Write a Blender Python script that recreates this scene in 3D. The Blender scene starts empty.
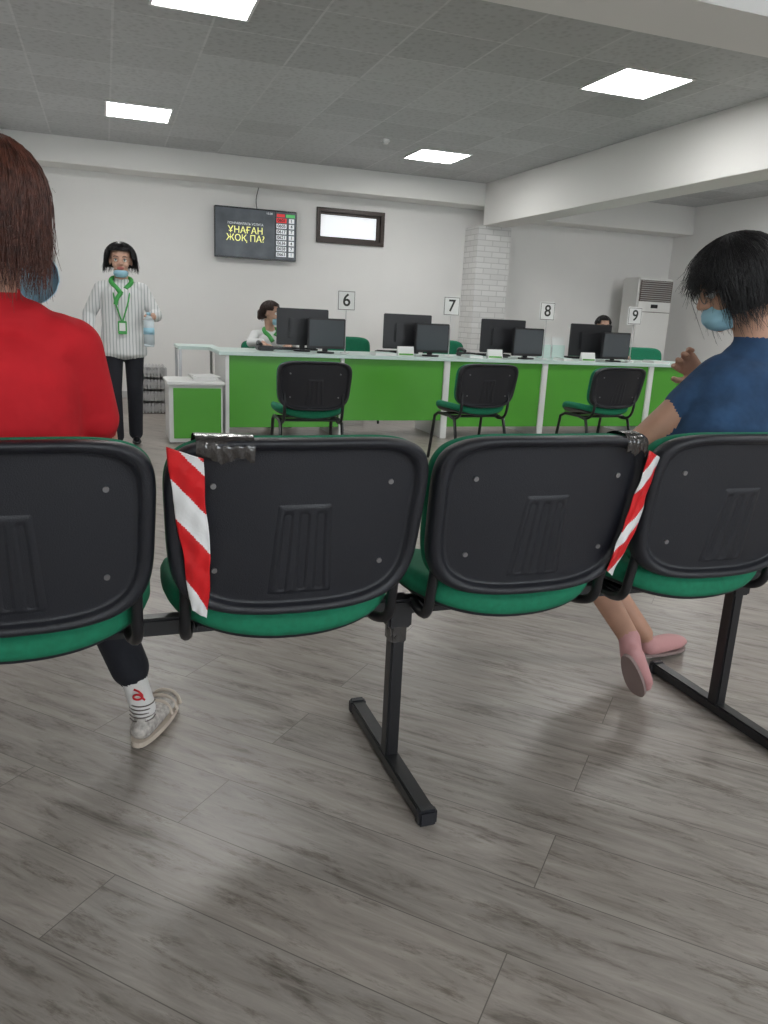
import bpy, bmesh, math, random
import numpy as np
from mathutils import Vector, Matrix, Euler
random.seed(7)
SC = bpy.context.scene
COL = SC.collection
try:
    SC.view_settings.view_transform = 'Standard'
except Exception: pass

# ---------------------------------------------------------------- materials
def mat(name, col, rough=0.6, metal=0.0, spec=0.5, emit=0.0, bump=0.0, bscale=80.0, bdist=0.002,
        var=0.0, vscale=5.0, alpha=1.0, trans=0.0, coat=0.0):
    m = bpy.data.materials.new(name); m.use_nodes = True
    nt = m.node_tree; b = nt.nodes['Principled BSDF']
    c4 = (*col, 1)
    b.inputs['Base Color'].default_value = c4
    b.inputs['Roughness'].default_value = rough
    b.inputs['Metallic'].default_value = metal
    b.inputs['Specular IOR Level'].default_value = spec
    b.inputs['Transmission Weight'].default_value = trans
    b.inputs['Coat Weight'].default_value = coat
    b.inputs['Alpha'].default_value = alpha
    if emit > 0:
        b.inputs['Emission Color'].default_value = c4
        b.inputs['Emission Strength'].default_value = emit
    tc = nt.nodes.new('ShaderNodeTexCoord')
    if var > 0:
        n = nt.nodes.new('ShaderNodeTexNoise'); n.inputs['Scale'].default_value = vscale
        n.inputs['Detail'].default_value = 6
        nt.links.new(tc.outputs['Object'], n.inputs['Vector'])
        r = nt.nodes.new('ShaderNodeValToRGB')
        r.color_ramp.elements[0].position = 0.3; r.color_ramp.elements[1].position = 0.7
        r.color_ramp.elements[0].color = (*[max(0, c*(1-var)) for c in col], 1)
        r.color_ramp.elements[1].color = (*[min(1, c*(1+var)) for c in col], 1)
        nt.links.new(n.outputs['Fac'], r.inputs['Fac'])
        nt.links.new(r.outputs['Color'], b.inputs['Base Color'])
    if bump > 0:
        n = nt.nodes.new('ShaderNodeTexNoise'); n.inputs['Scale'].default_value = bscale
        n.inputs['Detail'].default_value = 3
        nt.links.new(tc.outputs['Object'], n.inputs['Vector'])
        bp = nt.nodes.new('ShaderNodeBump'); bp.inputs['Strength'].default_value = bump
        bp.inputs['Distance'].default_value = bdist
        nt.links.new(n.outputs['Fac'], bp.inputs['Height'])
        nt.links.new(bp.outputs['Normal'], b.inputs['Normal'])
    return m

M_wall = mat('wall_paint', (0.82, 0.815, 0.80), 0.8, bump=0.15, bscale=120, var=0.02, vscale=1.5)
M_beam = mat('beam_paint', (0.80, 0.795, 0.775), 0.8, bump=0.1, bscale=100)
M_black = mat('black_plastic', (0.011, 0.012, 0.017), 0.42, bump=0.8, bscale=420, bdist=0.0012)
M_blackg = mat('black_gloss', (0.012, 0.012, 0.014), 0.25)
M_metalb = mat('black_steel', (0.010, 0.010, 0.012), 0.35, spec=0.5, bump=0.1, bscale=60)
M_green = mat('green_fabric', (0.004, 0.17, 0.085), 0.85, bump=0.5, bscale=600, bdist=0.001, var=0.12, vscale=60)
M_screw = mat('screw_steel', (0.35, 0.35, 0.36), 0.35, metal=1)
M_white = mat('white_laminate', (0.78, 0.79, 0.78), 0.35, var=0.02)
M_lime = mat('green_laminate', (0.085, 0.37, 0.035), 0.35, var=0.04, vscale=3)
M_topw = mat('desk_top_laminate', (0.60, 0.74, 0.70), 0.3)
M_mon = mat('monitor_plastic', (0.014, 0.014, 0.017), 0.4)
M_scr = mat('screen_glass', (0.07, 0.08, 0.09), 0.18)
M_red = mat('tape_red', (0.62, 0.012, 0.016), 0.30, bump=0.6, bscale=35, bdist=0.006)
M_tw = mat('tape_white', (0.74, 0.74, 0.74), 0.30, bump=0.6, bscale=35, bdist=0.006)
M_pack = mat('packing_tape', (0.028, 0.024, 0.022), 0.16, spec=0.8, bump=0.7, bscale=45, bdist=0.005)
M_skin = mat('skin', (0.52, 0.29, 0.20), 0.55, var=0.08, vscale=20)
M_skinp = mat('skin_pale', (0.56, 0.34, 0.25), 0.55, var=0.08, vscale=20)
M_lips = mat('lips', (0.42, 0.12, 0.10), 0.5)
M_eyew = mat('eye_white', (0.8, 0.8, 0.78), 0.3)
M_eyed = mat('eye_iris', (0.015, 0.01, 0.008), 0.15)
M_redsh = mat('red_jersey', (0.54, 0.006, 0.014), 0.85, bump=0.8, bscale=8, bdist=0.025, var=0.12, vscale=9)
M_blue = mat('blue_jersey', (0.028, 0.072, 0.155), 0.9, bump=0.8, bscale=10, bdist=0.022, var=0.25, vscale=14)
M_pants = mat('black_trousers', (0.010, 0.011, 0.017), 0.85, bump=0.6, bscale=14, bdist=0.015)
M_sock = mat('white_sock', (0.70, 0.69, 0.67), 0.95, bump=0.5, bscale=300)
M_sockr = mat('red_logo', (0.6, 0.03, 0.04), 0.9)
M_shoeb = mat('knit_shoe', (0.44, 0.41, 0.38), 0.7, bump=0.6, bscale=120, var=0.35, vscale=90)
M_shoep = mat('pink_shoe', (0.55, 0.28, 0.28), 0.6, bump=0.3, bscale=80)
M_sole = mat('sole_rubber', (0.58, 0.50, 0.42), 0.7, bump=0.3, bscale=90)
M_soleg = mat('grey_sole', (0.26, 0.19, 0.18), 0.8, bump=0.6, bscale=120)
M_mask = mat('mask_blue', (0.33, 0.58, 0.70), 0.8, bump=0.3, bscale=60)
M_scarf = mat('green_scarf', (0.06, 0.36, 0.08), 0.6)
M_paper = mat('paper', (0.80, 0.81, 0.80), 0.7)
M_hairb = mat('hair_brown', (0.085, 0.028, 0.017), 0.42, var=0.55, vscale=60)
M_hairc = mat('hair_dark_brown', (0.030, 0.013, 0.009), 0.42, var=0.4, vscale=60)
M_hairk = mat('hair_black', (0.009, 0.008, 0.009), 0.38, var=0.3, vscale=60)
M_alu = mat('aluminium', (0.55, 0.55, 0.56), 0.35, metal=0.6)
M_rad = mat('radiator_enamel', (0.5, 0.5, 0.5), 0.4)
M_brown = mat('window_frame_brown', (0.035, 0.02, 0.014), 0.4)
M_winpane = mat('frosted_pane', (0.93, 0.96, 1.0), 0.4, emit=0.5)
M_lamp = mat('led_diffuser', (1.0, 0.99, 0.97), 0.4, emit=27)
M_frame = mat('lamp_frame', (0.85, 0.85, 0.85), 0.4)
M_dark = mat('dark_text', (0.02, 0.025, 0.02), 0.6)
M_bottle = mat('clear_bottle', (0.75, 0.86, 0.92), 0.10, alpha=0.7)
M_ac = mat('ac_plastic', (0.74, 0.74, 0.72), 0.35)
M_acg = mat('ac_grille', (0.13, 0.11, 0.10), 0.5)

def striped():
    m = mat('striped_shirt', (0.75, 0.76, 0.76), 0.8)
    nt = m.node_tree; b = nt.nodes['Principled BSDF']
    tc = nt.nodes.new('ShaderNodeTexCoord')
    w = nt.nodes.new('ShaderNodeTexWave'); w.wave_type = 'BANDS'; w.bands_direction = 'X'
    w.inputs['Scale'].default_value = 13; w.inputs['Distortion'].default_value = 0.6
    w.inputs['Detail'].default_value = 1
    nt.links.new(tc.outputs['Object'], w.inputs['Vector'])
    r = nt.nodes.new('ShaderNodeValToRGB')
    r.color_ramp.elements[0].position = 0.0; r.color_ramp.elements[0].color = (0.38, 0.41, 0.42, 1)
    r.color_ramp.elements[1].position = 0.30; r.color_ramp.elements[1].color = (0.74, 0.75, 0.75, 1)
    nt.links.new(w.outputs['Fac'], r.inputs['Fac']); nt.links.new(r.outputs['Color'], b.inputs['Base Color'])
    n = nt.nodes.new('ShaderNodeTexNoise'); n.inputs['Scale'].default_value = 12
    nt.links.new(tc.outputs['Object'], n.inputs['Vector'])
    bp = nt.nodes.new('ShaderNodeBump'); bp.inputs['Strength'].default_value = 0.6; bp.inputs['Distance'].default_value = 0.012
    nt.links.new(n.outputs['Fac'], bp.inputs['Height']); nt.links.new(bp.outputs['Normal'], b.inputs['Normal'])
    return m
M_stripe = striped()
M_wshirt = mat('white_blouse', (0.72, 0.73, 0.73), 0.8, bump=0.5, bscale=12, bdist=0.01)

def floor_mat():
    m = bpy.data.materials.new('vinyl_planks'); m.use_nodes = True
    nt = m.node_tree; N = nt.nodes; L = nt.links; b = N['Principled BSDF']
    tc = N.new('ShaderNodeTexCoord'); mp = N.new('ShaderNodeMapping')
    mp.inputs['Rotation'].default_value = (0, 0, math.radians(45))
    L.new(tc.outputs['Object'], mp.inputs['Vector'])
    br = N.new('ShaderNodeTexBrick'); br.offset = 0.37; br.offset_frequency = 2
    br.inputs['Scale'].default_value = 1; br.inputs['Brick Width'].default_value = 1.22
    br.inputs['Row Height'].default_value = 0.19; br.inputs['Mortar Size'].default_value = 0.0013
    br.inputs['Mortar Smooth'].default_value = 0.3; br.inputs['Bias'].default_value = 0.0
    br.inputs['Color1'].default_value = (0.0, 0.0, 0.0, 1); br.inputs['Color2'].default_value = (1, 1, 1, 1)
    br.inputs['Mortar'].default_value = (0.5, 0.5, 0.5, 1)
    L.new(mp.outputs['Vector'], br.inputs['Vector'])
    ad = N.new('ShaderNodeVectorMath'); ad.operation = 'MULTIPLY_ADD'
    L.new(br.outputs['Color'], ad.inputs[0]); ad.inputs[1].default_value = (7, 5, 3)
    L.new(mp.outputs['Vector'], ad.inputs[2])
    m2 = N.new('ShaderNodeMapping'); m2.inputs['Scale'].default_value = (2.8, 22, 1)
    L.new(ad.outputs[0], m2.inputs['Vector'])
    n1 = N.new('ShaderNodeTexNoise'); n1.inputs['Scale'].default_value = 1.3; n1.inputs['Detail'].default_value = 9
    n1.inputs['Roughness'].default_value = 0.68; n1.inputs['Distortion'].default_value = 0.7
    L.new(m2.outputs[0], n1.inputs['Vector'])
    r1 = N.new('ShaderNodeValToRGB'); e = r1.color_ramp.elements
    e[0].position = 0.30; e[0].color = (0.135, 0.115, 0.098, 1)
    e[1].position = 0.66; e[1].color = (0.405, 0.368, 0.335, 1)
    k = e.new(0.44); k.color = (0.290, 0.260, 0.233, 1)
    L.new(n1.outputs['Fac'], r1.inputs['Fac'])
    m3 = N.new('ShaderNodeMapping'); m3.inputs['Scale'].default_value = (5, 22, 1)
    L.new(ad.outputs[0], m3.inputs['Vector'])
    n2 = N.new('ShaderNodeTexNoise'); n2.inputs['Scale'].default_value = 1.0; n2.inputs['Detail'].default_value = 6
    n2.inputs['Roughness'].default_value = 0.8
    L.new(m3.outputs[0], n2.inputs['Vector'])
    r2 = N.new('ShaderNodeValToRGB'); r2.color_ramp.elements[0].position = 0.33; r2.color_ramp.elements[1].position = 0.46
    r2.color_ramp.elements[0].color = (0.52, 0.49, 0.46, 1); r2.color_ramp.elements[1].color = (1, 1, 1, 1)
    L.new(n2.outputs['Fac'], r2.inputs['Fac'])
    mx = N.new('ShaderNodeMix'); mx.data_type = 'RGBA'; mx.blend_type = 'MULTIPLY'; mx.inputs[0].default_value = 1
    L.new(r1.outputs['Color'], mx.inputs[6]); L.new(r2.outputs['Color'], mx.inputs[7])
    r3 = N.new('ShaderNodeValToRGB'); r3.color_ramp.elements[0].color = (0.90, 0.90, 0.90, 1); r3.color_ramp.elements[1].color = (1.0, 0.99, 0.98, 1)
    L.new(br.outputs['Color'], r3.inputs['Fac'])
    mx2 = N.new('ShaderNodeMix'); mx2.data_type = 'RGBA'; mx2.blend_type = 'MULTIPLY'; mx2.inputs[0].default_value = 1
    L.new(mx.outputs[2], mx2.inputs[6]); L.new(r3.outputs['Color'], mx2.inputs[7])
    mx3 = N.new('ShaderNodeMix'); mx3.data_type = 'RGBA'
    L.new(br.outputs['Fac'], mx3.inputs[0]); L.new(mx2.outputs[2], mx3.inputs[6]); mx3.inputs[7].default_value = (0.13, 0.115, 0.10, 1)
    L.new(mx3.outputs[2], b.inputs['Base Color'])
    b.inputs['Roughness'].default_value = 0.34; b.inputs['Specular IOR Level'].default_value = 0.5
    bp = N.new('ShaderNodeBump'); bp.inputs['Strength'].default_value = 0.25; bp.inputs['Distance'].default_value = 0.002
    L.new(n1.outputs['Fac'], bp.inputs['Height']); L.new(bp.outputs['Normal'], b.inputs['Normal'])
    return m
M_floor = floor_mat()

def ceil_mat():
    m = bpy.data.materials.new('ceiling_tiles'); m.use_nodes = True
    nt = m.node_tree; N = nt.nodes; L = nt.links; b = N['Principled BSDF']
    tc = N.new('ShaderNodeTexCoord'); mp = N.new('ShaderNodeMapping'); mp.inputs['Location'].default_value = (0.51, 0.09, 0)
    L.new(tc.outputs['Object'], mp.inputs['Vector'])
    br = N.new('ShaderNodeTexBrick'); br.offset = 0.0
    br.inputs['Scale'].default_value = 1; br.inputs['Brick Width'].default_value = 0.58; br.inputs['Row Height'].default_value = 0.58
    br.inputs['Mortar Size'].default_value = 0.008; br.inputs['Mortar Smooth'].default_value = 0.1
    br.inputs['Color1'].default_value = (0.42, 0.43, 0.437, 1); br.inputs['Color2'].default_value = (0.53, 0.54, 0.547, 1)
    br.inputs['Mortar'].default_value = (0.57, 0.575, 0.58, 1)
    L.new(mp.outputs['Vector'], br.inputs['Vector'])
    v = N.new('ShaderNodeTexVoronoi'); v.inputs['Scale'].default_value = 22
    L.new(tc.outputs['Object'], v.inputs['Vector'])
    r = N.new('ShaderNodeValToRGB'); r.color_ramp.elements[0].color = (0.76, 0.76, 0.76, 1); r.color_ramp.elements[1].position = 0.5
    L.new(v.outputs['Distance'], r.inputs['Fac'])
    mx = N.new('ShaderNodeMix'); mx.data_type = 'RGBA'; mx.blend_type = 'MULTIPLY'; mx.inputs[0].default_value = 1
    L.new(br.outputs['Color'], mx.inputs[6]); L.new(r.outputs['Color'], mx.inputs[7]); L.new(mx.outputs[2], b.inputs['Base Color'])
    b.inputs['Roughness'].default_value = 0.5
    bp = N.new('ShaderNodeBump'); bp.inputs['Strength'].default_value = 0.5; bp.inputs['Distance'].default_value = 0.004
    L.new(v.outputs['Distance'], bp.inputs['Height']); L.new(bp.outputs['Normal'], b.inputs['Normal'])
    return m
M_ceil = ceil_mat()

def brick_mat():
    m = bpy.data.materials.new('white_brick'); m.use_nodes = True
    nt = m.node_tree; N = nt.nodes; L = nt.links; b = N['Principled BSDF']
    tc = N.new('ShaderNodeTexCoord')
    sp = N.new('ShaderNodeSeparateXYZ'); L.new(tc.outputs['Object'], sp.inputs[0])
    a = N.new('ShaderNodeMath'); a.operation = 'ADD'; L.new(sp.outputs['X'], a.inputs[0]); L.new(sp.outputs['Y'], a.inputs[1])
    cb = N.new('ShaderNodeCombineXYZ'); L.new(a.outputs[0], cb.inputs['X']); L.new(sp.outputs['Z'], cb.inputs['Y'])
    br = N.new('ShaderNodeTexBrick'); br.inputs['Scale'].default_value = 1
    br.inputs['Brick Width'].default_value = 0.22; br.inputs['Row Height'].default_value = 0.07
    br.inputs['Mortar Size'].default_value = 0.006
    br.inputs['Color1'].default_value = (0.70, 0.70, 0.69, 1); br.inputs['Color2'].default_value = (0.79, 0.79, 0.78, 1)
    br.inputs['Mortar'].default_value = (0.58, 0.58, 0.57, 1)
    L.new(cb.outputs[0], br.inputs['Vector']); L.new(br.outputs['Color'], b.inputs['Base Color'])
    bp = N.new('ShaderNodeBump'); bp.invert = True; bp.inputs['Strength'].default_value = 0.6; bp.inputs['Distance'].default_value = 0.008
    L.new(br.outputs['Fac'], bp.inputs['Height']); L.new(bp.outputs['Normal'], b.inputs['Normal'])
    b.inputs['Roughness'].default_value = 0.8
    return m
M_brick = brick_mat()

# ---------------------------------------------------------------- helpers
def E(name, loc=(0, 0, 0), rz=0.0):
    e = bpy.data.objects.new(name, None); e.location = loc; e.rotation_euler = (0, 0, rz)
    e.empty_display_size = 0.1
    COL.objects.link(e); return e

def mk(name, verts, faces, mats, parent=None, smooth=True, midx=None):
    me = bpy.data.meshes.new(name); me.from_pydata([tuple(v) for v in verts], [], faces)
    if not isinstance(mats, (list, tuple)): mats = [mats]
    for m in mats: me.materials.append(m)
    if midx is not None: me.polygons.foreach_set('material_index', midx)
    me.polygons.foreach_set('use_smooth', [smooth]*len(me.polygons))
    me.update()
    o = bpy.data.objects.new(name, me); COL.objects.link(o)
    if parent: o.parent = parent
    return o

def box(name, c, s, m, parent=None, bev=0.003, rot=None):
    bm = bmesh.new(); bmesh.ops.create_cube(bm, size=1)
    bmesh.ops.scale(bm, vec=s, verts=bm.verts)
    if bev > 0:
        bmesh.ops.bevel(bm, geom=bm.edges[:], offset=min(bev, min(s)*0.45), segments=2, affect='EDGES')
    me = bpy.data.meshes.new(name); bm.to_mesh(me); bm.free(); me.materials.append(m)
    o = bpy.data.objects.new(name, me); o.location = c
    if rot: o.rotation_euler = rot
    COL.objects.link(o)
    if parent: o.parent = parent
    return o

def cyl(name, c, r, h, m, parent=None, rot=None, seg=24, r2=None):
    bm = bmesh.new(); bmesh.ops.create_cone(bm, cap_ends=True, segments=seg, radius1=r, radius2=r if r2 is None else r2, depth=h)
    me = bpy.data.meshes.new(name); bm.to_mesh(me); bm.free(); me.materials.append(m)
    for p in me.polygons: p.use_smooth = len(p.vertices) == 4
    o = bpy.data.objects.new(name, me); o.location = c
    if rot: o.rotation_euler = rot
    COL.objects.link(o)
    if parent: o.parent = parent
    return o

def tube(name, pts, r, m, parent=None, res=3, smooth=True):
    cu = bpy.data.curves.new(name, 'CURVE'); cu.dimensions = '3D'; cu.bevel_depth = r; cu.bevel_resolution = res
    cu.use_fill_caps = True
    sp = cu.splines.new('BEZIER' if smooth else 'POLY')
    if smooth:
        sp.bezier_points.add(len(pts)-1)
        for b, p in zip(sp.bezier_points, pts):
            b.co = p; b.handle_left_type = 'AUTO'; b.handle_right_type = 'AUTO'
    else:
        sp.points.add(len(pts)-1)
        for b, p in zip(sp.points, pts): b.co = (*p, 1)
    cu.materials.append(m)
    o = bpy.data.objects.new(name, cu); COL.objects.link(o)
    if parent: o.parent = parent
    return o

def text(name, s, loc, size, m, parent=None, rot=(math.pi/2, 0, 0), align='CENTER', ext=0.0006, off=0.0):
    cu = bpy.data.curves.new(name, 'FONT'); cu.body = s; cu.size = size; cu.extrude = ext; cu.offset = off
    cu.align_x = align; cu.align_y = 'CENTER'; cu.materials.append(m)
    o = bpy.data.objects.new(name, cu); o.location = loc; o.rotation_euler = rot
    COL.objects.link(o)
    if parent: o.parent = parent
    return o

# ---------------------------------------------------------------- room shell
X0, X1, Y0, Y1, ZC = -0.95, 8.0, -3.5, 10.0, 2.82
box('floor', ((X0+X1)/2, (Y0+Y1)/2, -0.05), (X1-X0+0.4, Y1-Y0+0.4, 0.1), M_floor, bev=0)
box('ceiling', ((X0+X1)/2, (Y0+Y1)/2, ZC+0.05), (X1-X0+0.4, Y1-Y0+0.4, 0.1), M_ceil, bev=0)
box('wall_left', (X0-0.1, (Y0+Y1)/2, ZC/2), (0.2, Y1-Y0+0.4, ZC), M_wall, bev=0)
box('wall_right', (X1+0.1, (Y0+Y1)/2, ZC/2), (0.2, Y1-Y0+0.4, ZC), M_wall, bev=0)

def wall_holes(name, y, th, holes, m):
    xs = sorted({X0, X1} | {h[0] for h in holes} | {h[1] for h in holes})
    zs = sorted({0, ZC} | {h[2] for h in holes} | {h[3] for h in holes})
    V = []; F = []
    for i in range(len(xs)-1):
        for j in range(len(zs)-1):
            cx = (xs[i]+xs[i+1])/2; cz = (zs[j]+zs[j+1])/2
            if any(h[0] < cx < h[1] and h[2] < cz < h[3] for h in holes): continue
            b = len(V)
            for (a, c) in ((xs[i], zs[j]), (xs[i+1], zs[j]), (xs[i+1], zs[j+1]), (xs[i], zs[j+1])):
                V.append((a, y, c)); V.append((a, y+th, c))
            F += [(b, b+2, b+4, b+6), (b+1, b+7, b+5, b+3), (b, b+1, b+3, b+2), (b+2, b+3, b+5, b+4), (b+4, b+5, b+7, b+6), (b+6, b+7, b+1, b)]
    return mk(name, V, F, m, smooth=False)
WX0, WX1, WZ0, WZ1 = 2.55, 3.45, 1.98, 2.40
wall_holes('wall_back', Y1, 0.2, [(WX0, WX1, WZ0, WZ1)], M_wall)
fw = [(0.2, 2.4, 0.9, 2.3), (3.6, 5.8, 0.9, 2.3)]
wall_holes('wall_front', Y0-0.2, 0.2, fw, M_wall)

def window(name, x0, x1, z0, z1, y, fm, pm, t=0.05, mull=0):
    e = E(name, ((x0+x1)/2, y, (z0+z1)/2)); w = x1-x0; h = z1-z0
    box('frame_top', (0, 0, h/2-t/2), (w, 0.08, t), fm, e); box('frame_bottom', (0, 0, -h/2+t/2), (w, 0.08, t), fm, e)
    box('frame_left', (-w/2+t/2, 0, 0), (t, 0.08, h-2*t), fm, e); box('frame_right', (w/2-t/2, 0, 0), (t, 0.08, h-2*t), fm, e)
    for i in range(mull):
        box('mullion_%d' % i, (-w/2+w*(i+1)/(mull+1), 0, 0), (t, 0.07, h-2*t), fm, e)
    box('pane', (0, 0.02, 0), (w-2*t, 0.01, h-2*t), pm, e, bev=0)
    return e
wn = window('window_1', WX0, WX1, WZ0, WZ1, Y1+0.01, M_brown, M_winpane, t=0.05)
box('inner_sash_top', (0, 0.012, 0.145), (0.80, 0.03, 0.03), M_brown, wn); box('inner_sash_bottom', (0, 0.012, -0.145), (0.80, 0.03, 0.03), M_brown, wn)
box('inner_sash_right', (0.375, 0.012, 0), (0.05, 0.03, 0.29), M_brown, wn)
M_day = mat('daylight_fill_pane', (0.88, 0.95, 1.0), 0.3, emit=8.5)  # glowing pane, fill light standing in for daylight from behind the camera
for i, h in enumerate(fw):
    window('window_%d' % (i+2), h[0], h[1], h[2], h[3], Y0-0.1, M_white, M_day, t=0.06, mull=1)  # unseen windows, put in to light the chair backs and near floor

box('ceiling_beam_1', ((X0+X1)/2, 9.8, (2.55+ZC)/2), (X1-X0, 0.40, ZC-2.55), M_beam, bev=0.004)  # dropped ceiling beams: along the back, on the right, and near the camera
box('ceiling_beam_2', (4.84, 6.65, (2.31+ZC)/2), (0.34, 5.9, ZC-2.31), M_beam, bev=0.004)
box('ceiling_beam_3', ((X0+X1)/2, 3.47, (2.56+ZC)/2), (X1-X0, 0.44, ZC-2.56), M_beam, bev=0.004)
box('wall_column', (4.85, 9.80, 1.155), (0.48, 0.40, 2.31), M_brick, bev=0.004)
box('ceiling_beam_4', (6.55, 9.79, 2.50), (2.9, 0.42, 0.12), M_beam, bev=0.004)  # lower part of the back beam in the right bay
for nm, c, s in (('baseboard_back', ((X0+4.58)/2, 9.99, 0.04), (4.58-X0, 0.02, 0.08)), ('baseboard_right', (7.99, 3.2, 0.04), (0.02, 13.3, 0.08)), ('baseboard_left', (-0.94, 3.2, 0.04), (0.02, 13.3, 0.08))):
    box(nm, c, s, M_rad, bev=0.002)

def lamp(x, y, sz=0.58):
    e = E('ceiling_light', (x, y, ZC)); t = 0.018
    for k, (c, s) in enumerate((((0, sz/2-t/2, -0.006), (sz, t, 0.012)), ((0, -sz/2+t/2, -0.006), (sz, t, 0.012)),
                                ((sz/2-t/2, 0, -0.006), (t, sz-2*t, 0.012)), ((-sz/2+t/2, 0, -0.006), (t, sz-2*t, 0.012)))):
        box('frame_%d' % k, c, s, M_frame, e, bev=0.001)
    box('diffuser', (0, 0, -0.004), (sz-2*t, sz-2*t, 0.006), M_lamp, e, bev=0)
for p in ((3.65, 5.19), (0.36, 8.05), (3.45, 8.35), (0.6, 4.97), (3.6, 1.7), (0.3, -1.4), (3.6, -1.4), (6.6, 7.2), (6.6, 4.6)):  # unseen lamps near and behind the camera are added to brighten the foreground
    lamp(*p)
e = E('smoke_detector', (2.70, 7.9, ZC)); cyl('base', (0, 0, -0.01), 0.045, 0.02, M_frame, e); cyl('cap', (0, 0, -0.03), 0.03, 0.02, M_frame, e, r2=0.036)

# ---------------------------------------------------------------- seats
def sgnpow(v, p): return math.copysign(abs(v)**p, v)
def outline_back(th):
    c, s = math.cos(th), math.sin(th)
    if s >= 0: n = 5.0; hz = 0.180
    else: n = 4.2; hz = 0.188
    x = 0.259*sgnpow(c, 2/n); z = hz*sgnpow(s, 2/n)
    x *= 1.0 + 0.03*z/0.18
    if s < 0: z -= 0.012*(1-(x/0.26)**2)*min(1, -s*2)
    return x, z
BY, BZ, KX, TL = -0.23, 0.725, 0.55, 0.20
def backP(x, zp, off):
    return Vector((x, BY + KX*x*x - TL*zp - off, BZ + zp*0.98))
def radial(profile, outline, P, n=128):
    V = []; F = []; R = len(profile)
    for (s, off) in profile:
        for k in range(n):
            x, z = outline(2*math.pi*k/n); V.append(P(x*s, z*s, off))
    for r in range(R-1):
        for k in range(n):
            a = r*n+k; b = r*n+(k+1) % n; F.append((a, b, b+n, a+n))
    return V, F
def seat_pair(parent, T, prefix=''):
    prof = [(0.96, -0.018), (0.990, -0.016), (1.0, -0.008), (1.002, 0.002), (0.998, 0.012), (0.985, 0.020), (0.965, 0.024), (0.94, 0.024), (0.910, 0.021), (0.893, 0.015), (0.882, 0.008), (0.870, 0.0055), (0.84, 0.005)]
    prof += [(s, 0.005) for s in (0.75, 0.65, 0.55, 0.45, 0.35, 0.25, 0.15, 0.08, 0.001)]
    V, F = radial(prof, outline_back, backP)
    mk(prefix+'back_shell', [T@v for v in V], F, M_black, parent)
    prof = [(0.001, -0.062)] + [(s, -0.062) for s in (0.2, 0.4, 0.6, 0.75, 0.87)] + [(0.94, -0.060), (0.980, -0.050), (1.000, -0.034), (0.996, -0.020), (0.95, -0.012)]
    V, F = radial(prof, outline_back, backP)
    mk(prefix+'back_pad', [T@v for v in V], [f[::-1] for f in F], M_green, parent)
    V = []; F = []; NX, NZ = 60, 50
    for j in range(NZ+1):
        zp = 0.05 - 0.210*j/NZ; hw = 0.058 + 0.014*(j/NZ)
        for i in range(NX+1):
            u = -1 + 2*i/NX; x = u*hw
            edge = min((1-abs(u))*hw, (0.05-zp), (zp+0.160))
            q = min(1, max(0, edge/0.014)); q = q*q*(3-2*q)
            off = 0.0035 + 0.0042*q
            if zp < 0.03 and zp > -0.15:
                for g in (-0.55, 0.0, 0.55):
                    d = abs(u-g)/0.18
                    if d < 1:
                        ee = min(1, min(0.03-zp, zp+0.15)/0.008)
                        off -= 0.0040*(1-d**2)*ee
            V.append(backP(x, zp, max(off, 0.0015) if q < .05 else off))
    for j in range(NZ):
        for i in range(NX):
            a = j*(NX+1)+i; F.append((a, a+NX+1, a+NX+2, a+1))
    mk(prefix+'emboss', [T@v for v in V], F, M_black, parent)
    for k, (x, z) in enumerate(((-0.175, 0.085), (0.175, 0.085), (-0.17, -0.095), (0.17, -0.095))):
        p = T@backP(x, z, 0.006)
        cyl(prefix+'screw_%d' % k, p, 0.0055, 0.006, M_screw, parent, rot=(math.pi/2+0.2, 0, 0), seg=16)
    def so(th):
        c, s = math.cos(th), math.sin(th)
        return 0.256*sgnpow(c, 2/3.2), 0.232*sgnpow(s, 2/2.7)
    def sp(x, y, off):
        z = 0.492 + 0.054*(x/0.256)**2 - (0.03*((y+0.0)/0.232)**3 if y > 0 else -0.012*(y/0.232)**2)
        return Vector((x, 0.05+y, z + off))
    prof = [(0.001, 0.022)] + [(s, 0.022) for s in (0.2, 0.4, 0.6, 0.75, 0.86)] + [(0.93, 0.020), (0.975, 0.012), (1.0, -0.004), (1.0, -0.022), (0.975, -0.034), (0.94, -0.036)]
    V, F = radial(prof, so, sp)
    mk(prefix+'seat_pad', [T@v for v in V], [f[::-1] for f in F], M_green, parent)
    prof = [(0.95, -0.032), (0.955, -0.040), (0.92, -0.044), (0.8, -0.046), (0.6, -0.046), (0.4, -0.046), (0.2, -0.046), (0.001, -0.046)]
    V, F = radial(prof, so, sp)
    mk(prefix+'seat_pan', [T@v for v in V], [f[::-1] for f in F], M_black, parent)

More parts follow.
